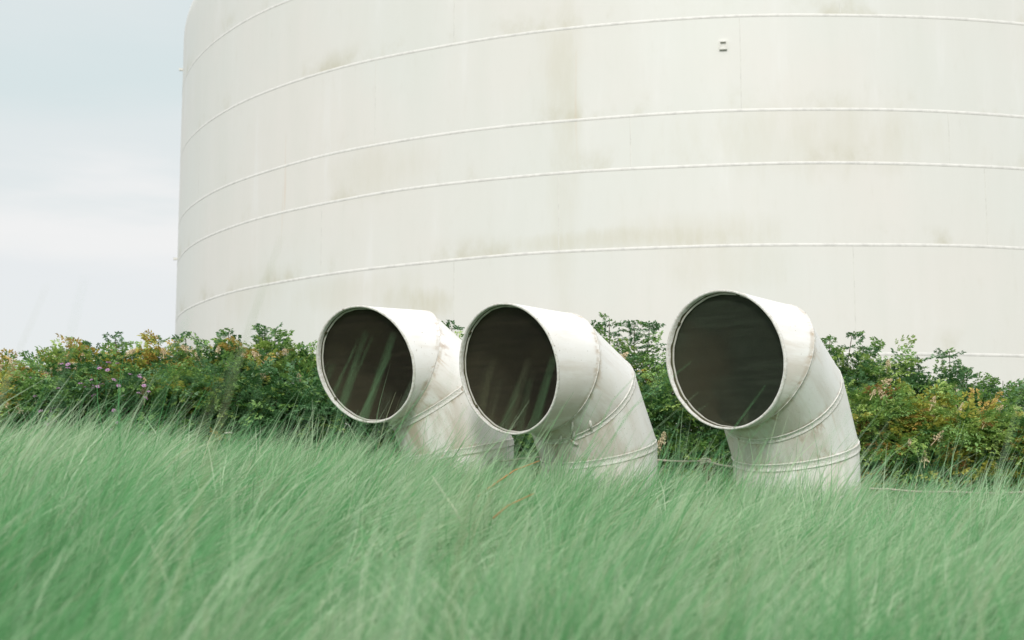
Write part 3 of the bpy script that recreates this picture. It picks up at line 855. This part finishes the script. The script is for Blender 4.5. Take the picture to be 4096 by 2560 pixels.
# ------------------------------------------------------------------ grass
def grass():
    N_T = 3000
    # tufts spread over the field, denser where it is seen edge-on
    ys = rng.uniform(1.3, 15.6, 60000); xs = rng.uniform(-8, 8, 60000)
    keep = (np.abs(xs) < 0.40 * ys + 1.1)
    xs, ys = xs[keep], ys[keep]
    nT = int(min(len(xs), 3600)); xs, ys = xs[:nT], ys[:nT]
    nbun, per = 14, 9                                     # each tuft: locks of a few blades lying together
    nB = nT * nbun; N = nB * per
    TB = np.repeat(np.arange(nT), nbun); Bi = np.repeat(np.arange(nB), per)
    def fld(x, y, s, o): return np.array([mnoise.noise(Vector((a * s + o, b * s, o * 1.7))) for a, b in zip(x, y)])
    tone = fld(xs, ys, 0.9, 3.0) * 1.25 + fld(xs, ys, 2.6, 13.0) * 1.0 + rng.normal(0, 0.25, nT) - 0.50 * (1 - smooth(2.5, 6.5, ys)) * 1.0  # last term: nearer tufts darker, foreground falloff painted into the blade colour
    lean = 1.0 + 1.0 * fld(xs, ys, 0.75, 9.0) + rng.normal(0, 0.15, nT)
    wdir = 0.25 + 1.5 * fld(xs, ys, 0.55, 5.0) + rng.normal(0, 0.25, nT)          # 0 = blown towards +X
    hgt = 1.0 + 0.58 * fld(xs, ys, 1.3, 1.0) + rng.normal(0, 0.12, nT)
    ra = rng.uniform(0, 2 * np.pi, nB); rr = 0.15 * np.sqrt(rng.random(nB))
    bx = xs[TB] + np.cos(ra) * rr; by = ys[TB] + np.sin(ra) * rr
    bt = tone[TB] + rng.normal(0, 0.42, nB)
    blen = np.clip(rng.normal(0.70, 0.12, nB) * hgt[TB], 0.34, 1.1)
    btall = rng.random(nB) < 0.022
    blen[btall] *= 1.35
    bsp = rng.normal(0, 0.30, (nB, 2))
    bbend = lean[TB] * rng.uniform(0.35, 1.75, nB); bbend[btall] *= 0.5
    bwd = wdir[TB] + rng.normal(0, 0.5, nB)
    stray = rng.random(nB) < 0.13                         # locks blown crosswise
    bwd = np.where(stray, bwd + rng.normal(0, 1.6, nB), bwd)
    x0 = bx[Bi] + rng.normal(0, 0.012, N); y0 = by[Bi] + rng.normal(0, 0.012, N)
    z0 = ground_z(x0, y0) - 0.01
    Ln = blen[Bi] * rng.uniform(0.72, 1.1, N)
    sp = bsp[Bi] + rng.normal(0, 0.12, (N, 2))
    d0 = np.stack([np.cos(ra[Bi]) * rr[Bi] * 1.6 + sp[:, 0] * .6 + 0.25, np.sin(ra[Bi]) * rr[Bi] * 1.6 + sp[:, 1] * .6, np.ones(N)], 1)
    wd_ = bwd[Bi] + rng.normal(0, 0.16, N)
    wv = np.stack([np.cos(wd_), np.sin(wd_), np.zeros(N)], 1)
    bend = bbend[Bi] * rng.uniform(0.85, 1.15, N)
    K = 6
    pts = np.zeros((N, K, 3)); pts[:, 0] = np.stack([x0, y0, z0], 1)
    dirs = np.zeros((N, K, 3))
    for k in range(K):
        s = k / (K - 1)
        d = d0 + wv * (bend * (0.25 * s + 1.35 * s * s))[:, None] - np.array([0, 0, 1]) * (bend * 0.42 * s * s)[:, None]
        d /= np.linalg.norm(d, axis=1)[:, None]
        dirs[:, k] = d
        if k: pts[:, k] = pts[:, k - 1] + (dirs[:, k - 1] + d) / 2 * (Ln / (K - 1))[:, None]
    rv = rng.normal(size=(N, 3)); rv[:, 1] += 0.0
    side = np.cross(dirs[:, 2], rv); side /= np.linalg.norm(side, axis=1)[:, None]
    wdt = rng.uniform(0.0011, 0.0026, N) * (1 + 0.75 * smooth(5.0, 10.5, y0))
    wisp = rng.random(nB)[Bi] < 0.07                     # paler, coarser blades, highlights put into their colour
    wdt = np.where(wisp, wdt * 1.5, wdt)
    prof = np.array([0.8, 1.0, 1.0, 0.85, 0.6, 0.12])
    off = side[:, None, :] * (wdt[:, None] * prof[None])[..., None]
    V = np.stack([pts - off, pts + off], 2).reshape(N, K * 2, 3)
    q = np.array([[2 * k, 2 * k + 1, 2 * k + 3, 2 * k + 2] for k in range(K - 1)])
    F = (np.arange(N)[:, None, None] * (2 * K) + q[None]).reshape(-1, 4)
    # colour: green at the base, pale silky towards the tip; tufts differ
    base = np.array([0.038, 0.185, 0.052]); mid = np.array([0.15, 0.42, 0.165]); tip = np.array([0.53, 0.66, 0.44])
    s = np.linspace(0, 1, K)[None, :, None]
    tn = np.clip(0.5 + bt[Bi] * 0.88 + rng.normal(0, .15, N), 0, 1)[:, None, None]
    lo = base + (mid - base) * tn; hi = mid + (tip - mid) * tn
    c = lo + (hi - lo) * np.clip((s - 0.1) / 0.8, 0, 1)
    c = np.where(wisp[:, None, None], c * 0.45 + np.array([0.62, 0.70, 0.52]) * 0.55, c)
    straw = (rng.random(N) < 0.03)
    c[straw] = c[straw] * 0.4 + np.array([0.52, 0.50, 0.33]) * 0.6
    c *= rng.uniform(0.85, 1.15, N)[:, None, None]
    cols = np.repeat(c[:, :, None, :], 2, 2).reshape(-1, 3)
    return V.reshape(-1, 3), F, cols

def stalk_ribbons(lst):
    """single taller blades of the same grass standing close to the viewer"""
    Vs, Fs, Cs, n = [], [], [], 0
    more = []
    for (xa, ya, xb, yb, depth, w, col) in lst:
        if ya < 850: continue
        for q in range(3):                                # thinner neighbours of each tall blade
            dx, k = rng.normal(0, 26), rng.uniform(0.55, 1.0)
            more.append((xa + dx, ya, xa + dx + (xb - xa) * k * rng.uniform(.6, 1.3), ya + (yb - ya) * k, depth * rng.uniform(0.9, 1.9), w * 0.5, col))
    for (xa, ya, xb, yb, depth, w, col) in lst + more:
        depth *= 0.7; w *= 0.65
        a = np.array(at(xa, ya, depth)); b = np.array(at(xb, yb, depth + 0.12))
        k = min((a[2] - float(ground_z(a[0], depth))) / max(b[2] - a[2], 0.03), 3.5)
        root = a - (b - a) * k; root[2] = min(root[2], float(ground_z(root[0], root[1])))
        bow = np.array([-0.03, 0, 0.012]) * np.linalg.norm(b - root)
        pts = [root * (1 - q) + b * q + bow * math.sin(math.pi * q) * q for q in np.linspace(0, 1, 11)]
        pts = np.array(pts); m = len(pts)
        wd = w * np.concatenate([np.linspace(0.35, 0.9, 5), np.linspace(1, 0.15, 6)])
        sd = np.array([0.9, 0.1, -0.4]); sd /= np.linalg.norm(sd)
        V = np.stack([pts - sd * wd[:, None], pts + sd * wd[:, None]], 1).reshape(-1, 3)
        F = np.array([[2 * k, 2 * k + 1, 2 * k + 3, 2 * k + 2] for k in range(m - 1)]) + n
        Vs.append(V); Fs.append(F); gc = np.array((0.24, 0.44, 0.22)); fr = np.repeat(np.concatenate([np.linspace(0, 0.5, 5), np.linspace(.6, 1, 6)]), 2)[:, None]
        Cs.append(gc * (1 - fr) + np.array(col) * fr); n += len(V)
    return np.concatenate(Vs), np.concatenate(Fs), np.concatenate(Cs)

GV, GF, GC = grass()
gr_, pl_ = (0.16, 0.36, 0.16), (0.30, 0.44, 0.28)
near_blades = [
    (0, 800, 112, 672, 3.4, 0.0028, (0.5, 0.5, 0.4)), (150, 800, 200, 655, 2.6, 0.002, pl_), (565, 770, 665, 560, 3.2, 0.0035, (0.30, 0.36, 0.18)),
    (790, 985, 865, 785, 4.2, 0.003, gr_), (845, 980, 930, 790, 3.6, 0.004, gr_), (900, 990, 985, 880, 5.0, 0.003, pl_), (800, 960, 840, 860, 4.0, 0.002, gr_),
    (1130, 960, 1165, 850, 4.0, 0.0025, (0.22, 0.24, 0.12)), (1185, 960, 1250, 850, 3.8, 0.003, (0.20, 0.24, 0.13)), (1240, 1000, 1310, 840, 3.6, 0.004, gr_),
    (1010, 1040, 1075, 860, 3.6, 0.003, pl_), (1290, 1080, 1370, 980, 4.6, 0.003, pl_), (460, 1000, 560, 850, 4.5, 0.002, gr_), (395, 1010, 425, 880, 4.0, 0.003, gr_),
    (250, 990, 300, 870, 4.2, 0.0025, gr_), (560, 1010, 640, 830, 4.2, 0.002, gr_), (690, 1010, 790, 860, 4.4, 0.002, gr_), (115, 1000, 160, 920, 4.5, 0.002, gr_),
    (1560, 1110, 1625, 1000, 4.2, 0.003, (0.12, 0.27, 0.14)), (2050, 1120, 2110, 960, 4.6, 0.0025, gr_), (2190, 1110, 2230, 1020, 4.5, 0.003, gr_), (2250, 1110, 2275, 1030, 5.0, 0.0025, gr_),
    (1040, 1080, 1100, 960, 4.0, 0.004, pl_), (960, 1060, 1000, 940, 4.4, 0.003, pl_), (1925, 1090, 1990, 960, 4.2, 0.0025, pl_), (1820, 1120, 1860, 1000, 4.6, 0.0025, pl_)]
SV, SF, SK = stalk_ribbons(near_blades)
gm = np_mesh("tall_grass", np.concatenate([GV, SV]), np.concatenate([GF, SF + len(GV)]), cols=np.concatenate([GC, SK]))
go = link("tall_grass", gm, M_grass, None, False)
tag(go, "soft pale green feathery grass leaning in the wind across the whole foreground", "grass", kind="stuff")

# ------------------------------------------------------------------ dry stems, flower
def stem_thing(pts, r, mat, label):
    P = [at(*p) for p in pts]
    b = P[0].copy()
    m = MB().tube([p - b for p in P], [r * (1 - 0.5 * i / (len(P) - 1)) for i in range(len(P))], 6)
    o = m.build("dry_stem", mat); o.location = b
    return tag(o, label, "dry stem", "dry stems caught in the grass")
stem_thing([(1130, 1172, 9.5), (1175, 1140, 9.6), (1215, 1112, 9.7), (1275, 1089, 9.8)], 0.008, M_dry, "orange-brown dry stem slanting across the grass below the gap of two pipes")
stem_thing([(1092, 1240, 6.0), (1076, 1205, 6.02), (1055, 1175, 6.03), (1022, 1126, 6.05)], 0.0038, M_pale, "pale jointed dry stem lying in the middle of the grass, left of the brown one")
stem_thing([(405, 1410, 3.8), (385, 1350, 3.8), (365, 1300, 3.82), (340, 1240, 3.85)], 0.0016, M_pale, "pale blurred dry stem low in the left foreground grass")
stem_thing([(1165, 1225, 6.6), (1200, 1195, 6.62), (1262, 1166, 6.65)], 0.005, M_dry, "thin brown dry stem deeper in the grass, below the orange-brown one")
fp = at(541, 1027, 12.5)
fl = empty("white_flower", (fp.x, fp.y, float(ground_z(fp.x, fp.y))), "single small white flower above the grass, left of the leftmost pipe", "flower")
hz = fp.z - fl.location.z
MB().tube([(0.08, 0, -.05), (0.03, 0, hz * .6), (0, 0, hz)], [0.003, 0.003, 0.002], 6).build("stem", M_pale, fl)
fme = FLOWER.copy(); fme.materials.clear(); fme.materials.append(M_whiteflower)
fo = link("flower_head", fme, None, fl, False); fo.location = (0, 0, hz); fo.scale = (1.3, 1.3, 1.3)

# ------------------------------------------------------------------ rope and stake
def rope(pts, label):
    P = [at(*p) for p in pts]; b = P[0].copy()
    # resample with a slight sag and two twisted strands
    path = []
    for i in range(len(P) - 1):
        for k in range(16):
            s = k / 16
            p = P[i] * (1 - s) + P[i + 1] * s
            path.append(p - Vector((0, 0, 0.02 * math.sin(math.pi * s) * (P[i + 1] - P[i]).length)))
    path.append(P[-1])
    m = MB(); fine = []
    for i in range(len(path) - 1):
        for k in range(6): fine.append(path[i].lerp(path[i + 1], k / 6))
    fine.append(path[-1])
    for ph in (0, math.pi):
        pts2 = []
        for i, p in enumerate(fine):
            d = (fine[min(i + 1, len(fine) - 1)] - fine[max(i - 1, 0)]).normalized()
            e1 = d.cross(Vector((0, 0, 1))).normalized(); e2 = d.cross(e1)
            t = i * 0.9 + ph
            pts2.append(p - b + (e1 * math.cos(t) + e2 * math.sin(t)) * 0.0045)
        m.tube(pts2, 0.0058, 6)
    o = m.build("rope", M_rope); o.location = b
    return tag(o, label, "rope", "pale ropes strung low along the hedge")
rope([(1180, 1090, 13.75), (1230, 1084, 13.7), (1290, 1077, 13.6)], "short pale rope between the left and middle pipes, just above the grass")
rope([(1545, 1086, 13.55), (1668, 1089, 13.3)], "pale rope from the middle pipe to the wooden stake")
rope([(1668, 1089, 13.29), (1740, 1104, 12.9)], "pale rope from the wooden stake to the largest pipe")
rope([(2020, 1150, 12.9), (2100, 1156, 13.0), (2250, 1162, 13.1), (2460, 1160, 13.2)], "long pale rope right of the largest pipe, running out of view along the hedge")
sp = at(1668, 1084, 13.32)
gz = float(ground_z(sp.x, sp.y))
stake = empty("wooden_stake", (sp.x, sp.y, gz), "short weathered wooden stake with rope wound round its top, between the middle and largest pipes", "stake")
hz = sp.z - gz
MB().tube([(0, 0, -0.2), (0.003, 0, hz * .5), (0, 0, hz), (0, 0, hz + 0.006)], [0.030, 0.029, 0.028, 0.020], 12).build("post", M_wood, stake)
coil = []
for k in range(70):
    t = k * 0.35
    coil.append(Vector((math.cos(t) * 0.042, math.sin(t) * 0.042, hz - 0.05 + 0.045 * k / 70 + 0.006 * math.sin(t * 1.7))))
MB().tube(coil, 0.0095, 6).build("rope_coil", M_rope, stake)

# ------------------------------------------------------------------ far building at the left edge
bp = at(4.0, 806, 65.1)
bld = empty("distant_building", (bp.x - 4.0, 62.0, 0), "blue-grey building corner far beyond the hedge at the very left edge", "building")
MB().box((0, 0, (bp.z - 0.3) / 2), (8.0, 5.0, bp.z - 0.3)).build("wall", M_building, bld, False)
MB().box((0, 0, bp.z - 0.15 + 0.003), (8.1, 5.1, 0.3)).build("roof", M_bldroof, bld, False)
win = MB().box((3.2, -2.51, 4.6), (1.0, 0.06, 1.3)).build("window", M_bldroof, bld, False)
